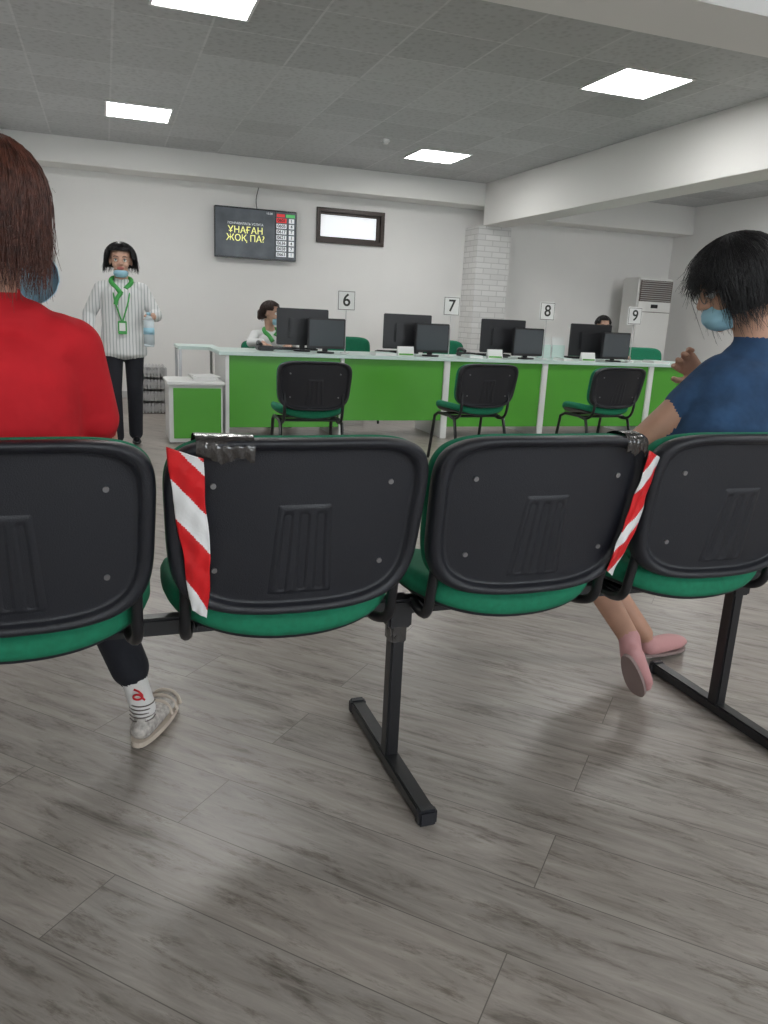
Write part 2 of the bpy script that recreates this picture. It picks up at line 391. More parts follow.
row = E('waiting_chair_row', (0.65, 1.65, 0))
SX = (-0.836, -0.299, 0.240, 0.775)
for i, sx in enumerate(SX):
    seat_pair(row, Matrix.Translation((sx, 0, 0)), 'seat%d_' % (i+1))
    for sd in (-1, 1):
        x = sx+sd*0.222
        tube('seat%d_strut_%d' % (i+1, sd), [(x, -0.165, 0.60), (x, -0.150, 0.53), (x, -0.135, 0.480), (x-sd*0.008, -0.09, 0.456), (x-sd*0.02, 0.0, 0.450)], 0.012, M_metalb, row)
        box('seat%d_bracket_%d' % (i+1, sd), (x-sd*0.045, 0.05, 0.462), (0.035, 0.26, 0.012), M_metalb, row)
box('cross_beam', (-0.005, 0.02, 0.437), (2.32, 0.04, 0.042), M_metalb, row, bev=0.006)
for k, lx in enumerate((-1.05, 0.0, 1.06)):
    box('leg_%d' % k, (lx, 0.01, 0.21), (0.034, 0.042, 0.38), M_metalb, row, bev=0.004)
    box('leg_plate_%d' % k, (lx, 0.01, 0.425), (0.062, 0.06, 0.075), M_metalb, row, bev=0.006)
    box('foot_bar_%d' % k, (lx, 0.02, 0.022), (0.042, 0.53, 0.032), M_metalb, row, bev=0.005)
    for s in (-1, 1):
        box('foot_cap_%d_%d' % (k, s), (lx, 0.02+s*0.265, 0.021), (0.046, 0.03, 0.042), M_black, row, bev=0.006)
box('leg_tape_wrap', (0, 0.01, 0.375), (0.041, 0.049, 0.055), M_pack, row, bev=0.004)

def tape(parent, name, sx, L, Rr, z0, z1, bands, skew, n=200, W=20):
    V = []; F = []; mi = []
    for j in range(n+1):
        t = j/n; zz = z0+(z1-z0)*t
        xl = np.interp(t, [a[0] for a in L], [a[1] for a in L]); xr = np.interp(t, [a[0] for a in Rr], [a[1] for a in Rr])
        for i in range(W+1):
            u = i/W; x = xl+(xr-xl)*u + 0.0025*math.sin(t*17)*(u-.5)
            off = 0.030 + 0.003*math.sin(t*9+u*2.5) + 0.0035*math.sin(math.pi*u) + 0.0016*math.sin(u*11+t*14) + 0.0012*math.sin(t*31-u*5)
            V.append(backP(x, zz+0.02*(0.5-u), off)+Vector((sx, 0, 0)))
    for j in range(n):
        for i in range(W):
            a = j*(W+1)+i; F.append((a, a+1, a+W+2, a+W+1))
            q = (j+0.5)/n + (i/W-0.5)*skew
            c = 0
            for b in bands:
                if q > b: c += 1
            mi.append(c % 2)
    o = mk(name, V, F, [M_red, M_tw], parent, midx=mi)
    md = o.modifiers.new('t', 'SOLIDIFY'); md.thickness = 0.0015
tape(row, 'barrier_tape_1', SX[1], [(0, -0.258), (0.3, -0.248), (0.6, -0.232), (1, -0.214)], [(0, -0.196), (0.2, -0.192), (0.6, -0.180), (1, -0.184)], 0.155, -0.185, (-0.05, 0.03, 0.26, 0.50, 0.88), -0.16)
tape(row, 'barrier_tape_2', SX[2], [(0, 0.232), (0.5, 0.222), (1, 0.196)], [(0, 0.274), (0.5, 0.266), (1, 0.226)], 0.135, -0.165, (0.02, 0.20, 0.52, 0.68, 0.92), 0.30)
def wrap(parent, name, sx, xa, xb):
    V = []; F = []; A = 30
    path = [(0.140, 0.0262), (0.152, 0.0264), (0.163, 0.0256), (0.172, 0.0225), (0.179, 0.015), (0.1835, 0.004), (0.185, -0.015), (0.183, -0.036), (0.177, -0.055), (0.165, -0.066), (0.15, -0.066)]
    for k, (z, off) in enumerate(path):
        for i in range(A+1):
            x = xa+(xb-xa)*i/A
            zz = z + ((0.006*math.sin(i*0.35)+0.002*math.sin(i*1.3)) if k == 0 else 0)
            q = max(0, abs(x)-0.20)/0.06
            V.append(backP(x, zz-0.030*q*q, off+0.0008*math.sin(i*1.1+z*60))+Vector((sx, 0, 0)))
    for j in range(len(path)-1):
        for i in range(A):
            a = j*(A+1)+i; F.append((a, a+1, a+A+2, a+A+1))
    mk(name, V, F, M_pack, parent)
wrap(row, 'packing_tape_1', SX[1], -0.208, -0.105)
wrap(row, 'packing_tape_2', SX[2], 0.165, 0.232)

def iso_chair(name, loc, rz, sc=0.9):
    e = E(name, loc, rz); T = Matrix.Diagonal((0.97, 1.0, sc, 1))
    seat_pair(e, T, '')
    z = 0.44*sc
    for s in (-1, 1):
        x = s*0.215
        tube('side_frame_%d' % s, [(x*1.05, -0.24, 0.012), (x, -0.12, 0.42*sc), (x*0.99, -0.03, z), (x*0.99, 0.16, z), (x, 0.22, 0.41*sc), (x*1.05, 0.28, 0.012)], 0.0125, M_metalb, e, smooth=False)
        tube('strut_%d' % s, [(x*0.93, 0.05, z), (x*0.93, -0.14, z), (x*0.93, -0.185, 0.5*sc), (x*0.93, -0.19, 0.66*sc)], 0.011, M_metalb, e, smooth=True)
    for y in (-0.06, 0.12):
        tube('cross_rail', [(-0.215, y, z), (0.215, y, z)], 0.011, M_metalb, e, smooth=False)
    return e
iso_chair('visitor_chair', (1.32, 5.28, 0), math.radians(-3))
iso_chair('visitor_chair', (2.70, 5.50, 0), math.radians(3))
iso_chair('visitor_chair', (3.87, 5.50, 0), math.radians(4))
iso_chair('office_chair', (2.45, 7.95, 0), math.pi, 0.98)
iso_chair('office_chair', (3.62, 8.0, 0), math.pi+0.1, 0.98)
iso_chair('office_chair', (6.3, 8.0, 0), math.pi-0.1, 0.98)
iso_chair('office_chair', (1.57, 7.98, 0), math.pi, 0.9)
iso_chair('office_chair', (5.58, 8.10, 0), math.pi, 0.9)

# ---------------------------------------------------------------- service counter
ct = E('service_counter', (3.4, 7.1, 0))
def cb(n, x0, x1, y0, y1, z0, z1, m, bev=0.003):
    return box(n, ((x0+x1)/2-3.4, (y0+y1)/2-7.1, (z0+z1)/2), (x1-x0, y1-y0, z1-z0), m, ct, bev)
cb('top', 0.90, 6.15, 6.74, 7.48, 0.735, 0.765, M_topw)
divs = [0.97, 2.0, 3.03, 4.09, 5.36, 6.08]
for i, d in enumerate(divs):
    cb('divider_%d' % i, d-0.016, d+0.016, 6.76, 7.46, 0.0, 0.734, M_white)
for i in range(len(divs)-1):
    cb('modesty_%d' % i, divs[i]+0.018, divs[i+1]-0.018, 6.79, 6.81, 0.11 if i != 1 else 0.17, 0.733, M_lime, 0.002)
for i in (2, 3, 4):
    cb('divider_face_%d' % i, divs[i]-0.03, divs[i]+0.03, 6.765, 6.79, 0.0, 0.734, M_white)

cabinet = E('pedestal_cabinet', (0.69, 6.85, 0))
box('body', (0, 0, 0.25), (0.44, 0.46, 0.48), M_white, cabinet, 0.004)
box('door_panel', (0.01, -0.238, 0.255), (0.39, 0.016, 0.42), M_lime, cabinet, 0.003)
box('lid', (0, 0, 0.505), (0.47, 0.52, 0.026), M_white, cabinet, 0.004)
box('plinth', (0, 0.01, 0.01), (0.43, 0.42, 0.02), M_acg, cabinet, 0.002)
pp = E('document_pile', (0.78, 6.88, 0.519)); box('sheets', (0, 0, 0.012), (0.2, 0.28, 0.022), M_paper, pp, 0.002); box('folder', (0.01, 0.01, 0.028), (0.21, 0.29, 0.008), M_white, pp, 0.002, rot=(0, 0, 0.15))

st = E('side_table', (0.82, 7.8, 0))
box('top', (0, 0, 0.745), (0.38, 0.5, 0.03), M_topw, st)
for k, (a, b) in enumerate(((-.17, -.22), (.17, -.22), (-.17, .22), (.17, .22))):
    box('leg_%d' % k, (a, b, 0.365), (0.025, 0.025, 0.73), M_alu, st)
box('shelf', (0, 0, 0.35), (0.32, 0.44, 0.02), M_acg, st)

rd = E('stacked_radiators', (0.42, 8.75, 0))
for j in range(4):
    for k in range(10):
        box('fin_%d_%d' % (j, k), (-0.15+k*0.034, 0.0, 0.06+j*0.125), (0.027, 0.5, 0.11), M_rad, rd, 0.008)
    for yy in (-0.22, 0.22):
        cyl('header_%d' % j, (0, yy, 0.06+j*0.125), 0.018, 0.34, M_rad, rd, rot=(0, math.pi/2, 0))
box('pallet', (0, 0, 0.002), (0.34, 0.5, 0.004), M_acg, rd, 0)

def monitor(name, x, y, w, h, ztop, rz, screen_front, z0=0.765):
    e = E(name, (x, y, z0), rz); zc = ztop-z0-h/2
    box('panel', (0, 0, zc), (w, 0.028, h), M_mon, e, 0.006)
    if screen_front:
        box('screen', (0, -0.0145, zc+0.004), (w-0.03, 0.003, h-0.04), M_scr, e, 0)
    else:
        box('back_housing', (0, -0.025, zc-0.01), (w*0.55, 0.03, h*0.55), M_mon, e, 0.01)
        box('screen', (0, 0.0145, zc), (w-0.03, 0.003, h-0.04), M_scr, e, 0)
    box('neck', (0, 0.01 if not screen_front else 0.03, zc/2), (0.05, 0.02, max(0.05, zc)), M_mon, e, 0.004)
    cyl('foot', (0, 0.01, 0.007), 0.08, 0.014, M_mon, e)
    return e
for i in range(4):
    bx = 1.72+1.04*i
    monitor('computer_monitor', bx, 7.17, 0.48, 0.33, 1.150-0.005*i, math.radians(-4), False)
    monitor('customer_display', bx+0.17, 6.95, 0.36, 0.27, 1.075-0.004*i, math.radians(5), True)
    k = E('keyboard', (bx-0.02, 7.38, 0.766)); box('base', (0, 0, 0.009), (0.42, 0.13, 0.016), M_mon, k)
    for r in range(4): box('key_row_%d' % r, (0, -0.042+r*0.028, 0.020), (0.39, 0.020, 0.006), M_blackg, k, 0.001)
    sg = E('queue_number_sign', (2.09+1.055*i, 7.02, 0.765))
    cyl('base', (0, 0, 0.005), 0.045, 0.01, M_white, sg); cyl('pole', (0, 0, 0.20), 0.005, 0.40, M_alu, sg, seg=12)
    box('plate', (0, 0, 0.475), (0.175, 0.008, 0.185), M_paper, sg, 0.006)
    box('border', (0, -0.0045, 0.475), (0.158, 0.002, 0.165), M_acg, sg, 0); box('inner', (0, -0.006, 0.475), (0.148, 0.002, 0.155), M_paper, sg, 0)
    text('digit', str(6+i), (0, -0.0085, 0.475), 0.155, M_dark, sg, off=0.002)
for i, (x, w) in enumerate(((2.42, 0.20), (3.34, 0.14), (4.36, 0.10), (5.50, 0.2))):
    t = E('paper_stack', (x, 6.90, 0.765), 0.0); box('sheets', (0, 0, 0.012), (w, 0.2, 0.022), M_paper, t, 0.001)
    box('clip_board', (0, 0.0, 0.0265), (w*0.9, 0.19, 0.004), M_topw, t, 0.001)
for i, x in enumerate((2.63, 3.56, 4.62)):
    t = E('desk_card', (x, 6.84, 0.765)); box('panel', (0, 0, 0.045), (0.16, 0.004, 0.09), M_paper, t, 0.001, rot=(-0.25, 0, 0)); box('rear', (0, 0.03, 0.045), (0.16, 0.004, 0.09), M_paper, t, 0.001, rot=(0.25, 0, 0))
    box('stripe', (0, -0.013, 0.018), (0.14, 0.002, 0.014), M_lime, t, 0, rot=(-0.25, 0, 0))
for i, x in enumerate((4.34, 4.51)):
    t = E('brochure_holder', (x, 7.24, 0.765)); box('back', (0, 0.03, 0.11), (0.15, 0.004, 0.22), M_paper, t, 0.001); box('front', (0, 0, 0.07), (0.15, 0.004, 0.14), M_topw, t, 0.001); box('base', (0, 0.015, 0.003), (0.15, 0.05, 0.006), M_topw, t, 0.001)
for i, x in enumerate((1.36, 3.38)):
    t = E('desk_phone', (x, 7.12, 0.765)); box('body', (0, 0, 0.022), (0.15, 0.18, 0.04), M_mon, t, 0.01); tube('handset', [(-0.05, -0.08, 0.055), (-0.055, -0.03, 0.07), (-0.055, 0.04, 0.07), (-0.05, 0.08, 0.055)], 0.017, M_mon, t)

# ---------------------------------------------------------------- television
tv = E('wall_television', (1.775, 9.93, 2.01))
M_tvbg = mat('tv_picture', (0.045, 0.052, 0.06), 0.3, emit=0.6, var=0.85, vscale=4)
M_ty = mat('tv_yellow', (0.85, 0.85, 0.30), 0.5, emit=0.6); M_twt = mat('tv_white', (0.75, 0.78, 0.8), 0.5, emit=0.4)
M_tr = mat('tv_red', (0.7, 0.05, 0.05), 0.5, emit=0.5); M_tg = mat('tv_green', (0.1, 0.5, 0.15), 0.5, emit=0.4)
M_tnum = mat('tv_digit', (0.01, 0.01, 0.02), 0.5)
box('housing', (0, 0, 0), (1.00, 0.06, 0.585), M_blackg, tv, 0.006)
box('screen', (-0.13, -0.031, 0.0), (0.72, 0.003, 0.55), M_tvbg, tv, 0)
box('panel', (0.365, -0.031, 0.0), (0.25, 0.003, 0.55), M_tvbg, tv, 0)
text('caption_line', 'ПОНРАВИЛАСЬ УСЛУГА', (-0.13, -0.034, 0.105), 0.036, M_twt, tv)
text('headline_1', 'ҰНАҒАН', (-0.13, -0.034, 0.030), 0.105, M_ty, tv, off=0.001)
text('headline_2', 'ЖОҚ ПА?', (-0.13, -0.034, -0.062), 0.105, M_ty, tv, off=0.001)
box('header_red', (0.30, -0.034, 0.235), (0.10, 0.003, 0.035), M_tr, tv, 0); box('header_green', (0.42, -0.034, 0.235), (0.11, 0.003, 0.035), M_tg, tv, 0)
for i in range(7):
    z = 0.178-0.066*i
    box('row_%d' % i, (0.310, -0.034, z), (0.125, 0.003, 0.052), M_tr if i == 0 else M_twt, tv, 0)
    text('ticket_%d' % i, '0%d' % (600+[1, 5, 17, 21, 36, 58, 63][i]), (0.310, -0.0365, z), 0.052, M_tnum, tv, off=0.001)
    box('cell_%d' % i, (0.435, -0.034, z), (0.065, 0.003, 0.052), M_twt, tv, 0)
    text('desk_%d' % i, str(1+(i*3) % 9), (0.435, -0.0365, z), 0.052, M_tnum, tv, off=0.001)
text('clock', '15:38', (0.16, -0.034, 0.245), 0.035, M_twt, tv)
tube('power_cable', [(0.02, 0.03, 0.28), (0.01, 0.04, 0.40), (0.04, 0.04, 0.54)], 0.005, M_mon, tv)

# ---------------------------------------------------------------- floor-standing air conditioner
ac = E('air_conditioner', (7.29, 9.52, 0), math.radians(2))
box('cabinet', (0, 0, 0.915), (0.60, 0.36, 1.77), M_ac, ac, 0.02)
box('base', (0, 0, 0.02), (0.62, 0.38, 0.04), M_acg, ac, 0.005)
box('outlet', (0, -0.178, 1.625), (0.56, 0.012, 0.29), M_acg, ac, 0.004)
for i in range(10): box('louver_%d' % i, (0, -0.188, 1.50+i*0.028), (0.52, 0.012, 0.005), M_rad, ac, 0.001, rot=(0.5, 0, 0))
box('display', (0, -0.182, 1.42), (0.12, 0.005, 0.05), M_blackg, ac, 0.002)
box('seam', (0, -0.181, 1.34), (0.56, 0.003, 0.008), M_acg, ac, 0)
box('intake', (0, -0.181, 0.45), (0.46, 0.006, 0.7), M_ac, ac, 0.004)
for i in range(14): box('intake_slot_%d' % i, (0, -0.185, 0.15+i*0.045), (0.42, 0.004, 0.008), M_acg, ac, 0)

ft = E('floor_marking_tape', (2.05, 4.62, 0))
for i in range(10): box('seg_%d' % i, (-0.45+i*0.1, 0, 0.0012), (0.1, 0.06, 0.0016), M_red if i % 2 else M_tw, ft, 0)

# ---------------------------------------------------------------- people
bmi = bmesh.new(); bmesh.ops.create_icosphere(bmi, subdivisions=3, radius=1); ICO = [v.co.copy() for v in bmi.verts]; bmi.free()
I3 = Matrix.Identity(3)
def vec3(r): return Vector((r, r, r)) if isinstance(r, (int, float)) else Vector(r)
class Body:
    def __init__(s, parent, mats): s.p = parent; s.mats = mats; s.pr = []
    def b(s, c1, r1, c2=None, r2=None, m=0, R=I3):
        if c2 is None: c2 = c1; r2 = r1
        s.pr.append((Vector(c1), vec3(r1), Vector(c2), vec3(r2), R, m))
    def build(s, name, voxel=0.007, smooth=4):
        V = []; F = []
        for (c1, r1, c2, r2, R, m) in s.pr:
            bm = bmesh.new(); vs = []
            for c, r in (((c1, r1), (c2, r2)) if c1 != c2 else ((c1, r1),)):
                for p in ICO: vs.append(bm.verts.new(c + R@Vector((p.x*r.x, p.y*r.y, p.z*r.z))))
            res = bmesh.ops.convex_hull(bm, input=vs, use_existing_faces=False)
            dead = {g for g in list(res['geom_interior'])+list(res['geom_unused']) if isinstance(g, bmesh.types.BMVert)}
            bmesh.ops.delete(bm, geom=list(dead), context='VERTS')
            bmesh.ops.recalc_face_normals(bm, faces=bm.faces[:])
            bm.verts.index_update(); o = len(V)
            V += [v.co.copy() for v in bm.verts]; F += [tuple(o+v.index for v in f.verts) for f in bm.faces]
            bm.free()
        tmp = mk(name+'_tmp', V, F, s.mats[0])
        rm = tmp.modifiers.new('r', 'REMESH'); rm.mode = 'VOXEL'; rm.voxel_size = voxel; rm.use_smooth_shade = True
        if smooth:
            sm = tmp.modifiers.new('s', 'SMOOTH'); sm.factor = 0.5; sm.iterations = smooth
        dg = bpy.context.evaluated_depsgraph_get(); me = bpy.data.meshes.new_from_object(tmp.evaluated_get(dg))
        bpy.data.objects.remove(tmp)
        me.materials.clear()
        for m in s.mats: me.materials.append(m)
        n = len(me.polygons); cen = np.zeros(n*3); me.polygons.foreach_get('center', cen); cen = cen.reshape(-1, 3)
        best = np.full(n, 1e9); lab = np.zeros(n, int)
        for (c1, r1, c2, r2, R, m) in s.pr:
            a = np.array(c1); d = np.array(c2)-a; L2 = d@d
            t = np.clip(((cen-a)@d)/L2, 0, 1) if L2 > 1e-12 else np.zeros(n)
            loc = (cen-(a+t[:, None]*d))@np.array(R)
            rr = np.array(r1)*(1-t[:, None])+np.array(r2)*t[:, None]
            dist = (np.linalg.norm(loc/rr, axis=1)-1)*rr.min(axis=1)
            k = dist < best; best[k] = dist[k]; lab[k] = m
        me.polygons.foreach_set('material_index', lab.astype(np.int32)); me.polygons.foreach_set('use_smooth', [True]*n)
        me.update()
        o = bpy.data.objects.new(name, me); COL.objects.link(o); o.parent = s.p
        return o

def frame(fwd, up=(0, 0, 1)):
    f = Vector(fwd).normalized(); r = f.cross(Vector(up)).normalized(); u = r.cross(f)
    return Matrix((r, f, u)).transposed()

def head(B, c, R, neck, skin=0, lips=None, eyes=True, neckr=0.05, sc=1.0):
    c = Vector(c); H = lambda x, y, z: c+R@(Vector((x, y, z))*sc)
    q = lambda *a: tuple(v*sc for v in a)
    B.b(H(0, -.012, .028), q(.073, .091, .083), m=skin, R=R)
    B.b(H(0, .016, .002), q(.062, .068, .068), H(0, .034, -.058), q(.044, .044, .042), skin, R)
    B.b(H(0, .064, -.088), q(.020, .018, .016), m=skin, R=R)
    B.b(H(0, .084, .012), .0075*sc, H(0, .103, -.022), .0105*sc, skin)
    B.b(H(-.012, .090, -.026), .008*sc, H(.012, .090, -.026), .008*sc, skin)
    B.b(H(-.032, .074, .026), .011*sc, H(.032, .074, .026), .011*sc, skin)
    for s in (-1, 1):
        B.b(H(s*.034, .058, -.028), .023*sc, m=skin)
        B.b(H(s*.074, -.010, -.008), q(.007, .017, .029), m=skin, R=R)
    B.b(H(-.017, .083, -.054), .0055*sc, H(.017, .083, -.054), .0055*sc, lips if lips is not None else skin)
    B.b(H(0, -.022, -.05), neckr*sc, neck, neckr+0.004, skin)
    if eyes:
        for s in (-1, 1):
            for nm, y, r, m in (('eyeball', .073, .0125, M_eyew), ('iris', .0800, .0068, M_eyed)):
                bm = bmesh.new(); bmesh.ops.create_uvsphere(bm, u_segments=16, v_segments=10, radius=r*sc)
                me = bpy.data.meshes.new(nm); bm.to_mesh(me); bm.free(); me.materials.append(m)
                for p in me.polygons: p.use_smooth = True
                o = bpy.data.objects.new(nm, me); o.location = H(s*.030, y, .004); COL.objects.link(o); o.parent = B.p
            tube('eyebrow', [H(s*.016, .086, .024), H(s*.030, .088, .030), H(s*.046, .074, .025)], .0022*sc, M_hairk, B.p)
            tube('eyelid', [H(s*.019, .084, .008), H(s*.030, .088, .012), H(s*.042, .080, .008)], .0018*sc, M_hairk, B.p)
    return H

def hair(parent, c, R, m, spec, rad=(.086, .104, .096), n=900, seed=1, cz=.028, thick=.0013, jit=.006, ctr=(0, -.012), gmax=.06):
    rnd = random.Random(seed); c = Vector(c)
    def path(phi, s, g, jl=0.0, kz=0.0):
        the, L, inw = spec(phi); L = max(0.0, L*(1+jl)); a = the*.09; tot = a+L; d = s*tot
        th = min(d, a)/.09
        x = rad[0]*math.sin(th)*math.sin(phi); y = rad[1]*math.sin(th)*math.cos(phi); z = rad[2]*math.cos(th)
        if d > a:
            k = d-a; f = 1-inw*(k/max(L, 1e-4))**1.5
            x *= f; y *= f; z -= k
        v = Vector((x, y, z)); v *= (1+g)
        return c+R@(v+Vector((ctr[0], ctr[1], cz)))
    V = []; F = []; A, S = 72, 22
    for j in range(S+1):
        for i in range(A):
            phi = 2*math.pi*i/A - math.pi; V.append(path(phi, max(0.001, j/S), -0.02+0.025*math.sin(phi*23)*(j/S)))
    for j in range(S):
        for i in range(A):
            a = j*A+i; b = j*A+(i+1) % A; F.append((a, b, b+A, a+A))
    cap = mk('hair_cap', V, F, m, parent)
    sd = cap.modifiers.new('s', 'SOLIDIFY'); sd.thickness = 0.004; sd.offset = -1
    cu = bpy.data.curves.new('hair_strands', 'CURVE'); cu.dimensions = '3D'; cu.bevel_depth = thick; cu.bevel_resolution = 0
    for k in range(n):
        phi = rnd.uniform(-math.pi, math.pi); s0 = rnd.random()**0.7*0.75; g = rnd.uniform(-0.01, gmax); jl = rnd.uniform(-.25, .45)
        dphi = rnd.uniform(-.35, .35); K = 9
        sp = cu.splines.new('POLY'); sp.points.add(K-1)
        j3 = Vector((rnd.gauss(0, jit), rnd.gauss(0, jit), rnd.gauss(0, jit)))
        for q in range(K):
            t = q/(K-1); s = s0+(1-s0)*t
            p = path(phi+dphi*t*s, s, g*t + 0.004, jl*s) + j3*t*t
            sp.points[q].co = (*p, 1); sp.points[q].radius = 1.0-0.75*t
    cu.materials.append(m)
    o = bpy.data.objects.new('hair_strands', cu); COL.objects.link(o); o.parent = parent

def hand(parent, name, w, R, m, side=1, curl=0.5, spread=0.06):
    B = Body(parent, [m]); w = Vector(w); H = lambda x, y, z: w+R@Vector((x, y, z))
    B.b(H(0, -.02, 0), .022, H(0, .02, 0), (.028, .02, .014), 0, R)
    B.b(H(0, .015, 0), (.026, .018, .013), H(0, .068, 0), (.037, .014, .011), 0, R)
    for k, (x, L) in enumerate(((.029, .068), (.010, .076), (-.010, .070), (-.028, .055))):
        x *= side; a = -curl*0.5; p = Vector((x, .078, 0)); sa = spread*x/.03
        for j, f in enumerate((.42, .32, .26)):
            d = Vector((math.sin(sa), math.cos(a), math.sin(a))).normalized()
            q = p+d*L*f; B.b(H(*p), .0086-.0007*j, H(*q), .0079-.0007*j); p = q; a -= curl*(0.9+0.1*k)
    p = Vector((side*.024, .02, -.004)); a = 0.75
    for j, L in enumerate((.034, .030, .024)):
        d = Vector((side*math.sin(a), math.cos(a), -.35*curl-.1)).normalized(); q = p+d*L
        B.b(H(*p), .0115-.001*j, H(*q), .010-.001*j); p = q; a -= 0.3
    B.build(name, 0.0035, 2)

def shell(parent, name, c, R, r, m):
    V = []; F = []; A, S = 28, 14; c = Vector(c)
    for j in range(S+1):
        la = math.radians(-62+124*j/S)
        for i in range(A+1):
            lo = math.radians(-82+164*i/A)
            pl = 1+0.012*math.sin(j*2.2)
            V.append(c+R@Vector((r[0]*math.cos(la)*math.sin(lo)*pl, r[1]*math.cos(la)*math.cos(lo)*pl, r[2]*math.sin(la)*1.05)))
    for j in range(S):
        for i in range(A):
            a = j*(A+1)+i; F.append((a, a+1, a+A+2, a+A+1))
    o = mk(name, V, F, m, parent); sd = o.modifiers.new('s', 'SOLIDIFY'); sd.thickness = .002
    return o

def foot(B, heel, toe, m, w=.036, h=.026):
    heel = Vector(heel); toe = Vector(toe); d = (toe-heel); R = frame(d)
    a = heel+d*.15; b = heel+d*.72; c = heel+d*.88
    B.b(a, (w*.86, .038, h*1.15), b, (w*1.18, .045, h*.85), m, R)
    B.b(b, (w*1.15, .04, h*.85), c, (w*.95, .03, h*.62), m, R)
h0 = .034
def sole(parent, name, heel, toe, m, w=.043, t=.014):
    heel = Vector(heel); toe = Vector(toe); d = toe-heel; L = d.length; R = frame(d)
    V = []; n = 40
    for lay in (0, 1):
        for k in range(n):
            th = 2*math.pi*k/n; yy = (0.5+0.53*math.cos(th))*L; u = yy/L
            ww = w*(0.82+0.30*max(0, min(1, u))**1.2)*sgnpow(math.sin(th), .75)
            V.append(heel+R@Vector((ww, yy, -h0+lay*t)))
    F = [tuple(range(n))[::-1], tuple(range(n, 2*n))]+[(k, (k+1) % n, n+(k+1) % n, n+k) for k in range(n)]
    mk(name, V, F, m, parent, smooth=False)

# ---- seated woman in red (seen from behind)
p = E('seated_woman', (-0.21, 1.68, 0))
B = Body(p, [M_skinp, M_redsh, M_pants, M_sock, M_shoeb])
B.b((-.08, -.02, .615), (.115, .12, .10), (.08, -.02, .615), (.115, .12, .10), 2)
B.b((0, -.03, .66), (.170, .120, .09), (0, -.035, .80), (.158, .115, .10), 1)
B.b((0, -.035, .80), (.158, .115, .10), (0, -.035, .99), (.168, .115, .10), 1)
B.b((-.115, -.03, 1.045), (.068, .075, .062), (.115, -.03, 1.045), (.068, .075, .062), 1)
B.b((-.06, -.035, 1.085), (.06, .065, .045), (.06, -.035, 1.085), (.06, .065, .045), 1)
B.b((0, -.035, 1.10), (.075, .065, .04), (0, -.03, 1.145), (.060, .058, .018), 1)
for s in (-1, 1):
    B.b((s*.142, -.02, 1.035), .064, (s*.174, .02, .895), .057, 1)
    B.b((s*.165, .0, .96), .048, (s*.186, .05, .84), .041, 0)
    B.b((s*.186, .05, .84), .041, (s*.10, .27, .73), .028, 0)
B.b((.085, .03, .605), .085, (.10, .40, .565), .062, 2)
B.b((.10, .40, .555), .062, (.235, .285, .20), .050, 2)
B.b((.23, .285, .22), .034, (.265, .265, .09), .033, 3)
B.b((-.085, .03, .605), .085, (-.15, .40, .565), .062, 2)
B.b((-.15, .40, .555), .062, (-.25, .46, .19), .046, 2)
B.b((-.25, .46, .22), .033, (-.25, .46, .09), .032, 3)
foot(B, (.245, .215, .042), (.345, .44, .036), 4); foot(B, (-.25, .42, .042), (-.28, .66, .036), 4)
Rh = frame((0.10, 1, -0.05))
hc = (.03, -.02, 1.278)
head(B, hc, Rh, (0, -.035, 1.12), 0)
B.build('body', 0.007, 4)
sole(p, 'shoe_sole_r', (.245, .215, .040), (.345, .44, .036), M_sole); sole(p, 'shoe_sole_l', (-.25, .42, .040), (-.28, .66, .036), M_sole)
for k, t in enumerate((.58, .72, .86)):
    a = Vector((.245, .215, .042)).lerp(Vector((.345, .44, .036)), t)
    tube('shoe_strap_%d' % k, [a+Vector((-.040, .018, -.014)), a+Vector((-.026, .011, .016)), a+Vector((0, .0, .025)), a+Vector((.026, -.011, .016)), a+Vector((.040, -.018, -.014))], .005, M_sole, p)
tube('sock_logo', [(.242, .240, .158), (.256, .232, .152), (.262, .230, .140), (.250, .232, .132), (.240, .236, .138), (.250, .232, .146), (.268, .234, .128)], .0028, M_sockr, p)
for k in range(5):
    zz = .066+.011*k
    tube('sock_band_%d' % k, [(.230, .262, zz), (.242, .240, zz), (.264, .233, zz), (.286, .246, zz), (.295, .266, zz)], .0018, M_acg, p)
def spec_l(phi):
    a = abs(phi)
    if a < .8: return (1.15, .02, .0)
    return (1.72, .108 if a > 1.6 else .08, .18)
hair(p, hc, Rh, M_hairb, spec_l, rad=(.091, .112, .106), n=2000, seed=3, thick=.0011, jit=.011, gmax=.09)
shell(p, 'face_mask', Vector(hc)+Rh@Vector((.034, .040, -.105)), Rh, (.060, .055, .052), M_mask)
hand(p, 'hand_r', (.10, .27, .725), frame((-.6, .8, -.2)), M_skinp, -1, .4); hand(p, 'hand_l', (-.10, .27, .725), frame((.6, .8, -.2)), M_skinp, 1, .4)

# ---- seated woman in blue (right)
p = E('seated_woman', (1.50, 1.68, 0))
B = Body(p, [M_skin, M_blue, M_pants, M_shoep])
B.b((-.06, 0, .615), (.12, .12, .10), (.10, 0, .615), (.12, .12, .10), 2)
B.b((.03, -.01, .66), (.175, .125, .09), (.08, -.01, .80), (.172, .12, .10), 1)
B.b((.08, -.01, .80), (.172, .12, .10), (.165, 0, .97), (.178, .12, .11), 1)
B.b((.095, .02, 1.010), (.075, .075, .065), (.30, .0, 1.05), (.075, .075, .065), 1)
B.b((.14, .01, 1.06), (.06, .065, .045), (.23, .0, 1.07), (.07, .065, .045), 1)
B.b((.175, .0, 1.075), (.085, .07, .040), (.172, .01, 1.108), (.062, .058, .018), 1)
B.b((.070, .02, 1.00), .066, (.000, .045, .920), .064, 1)
B.b((.005, .04, .94), .051, (-.105, .085, .815), .044, 0)
B.b((-.105, .085, .815), .044, (.0, .30, .72), .028, 0)
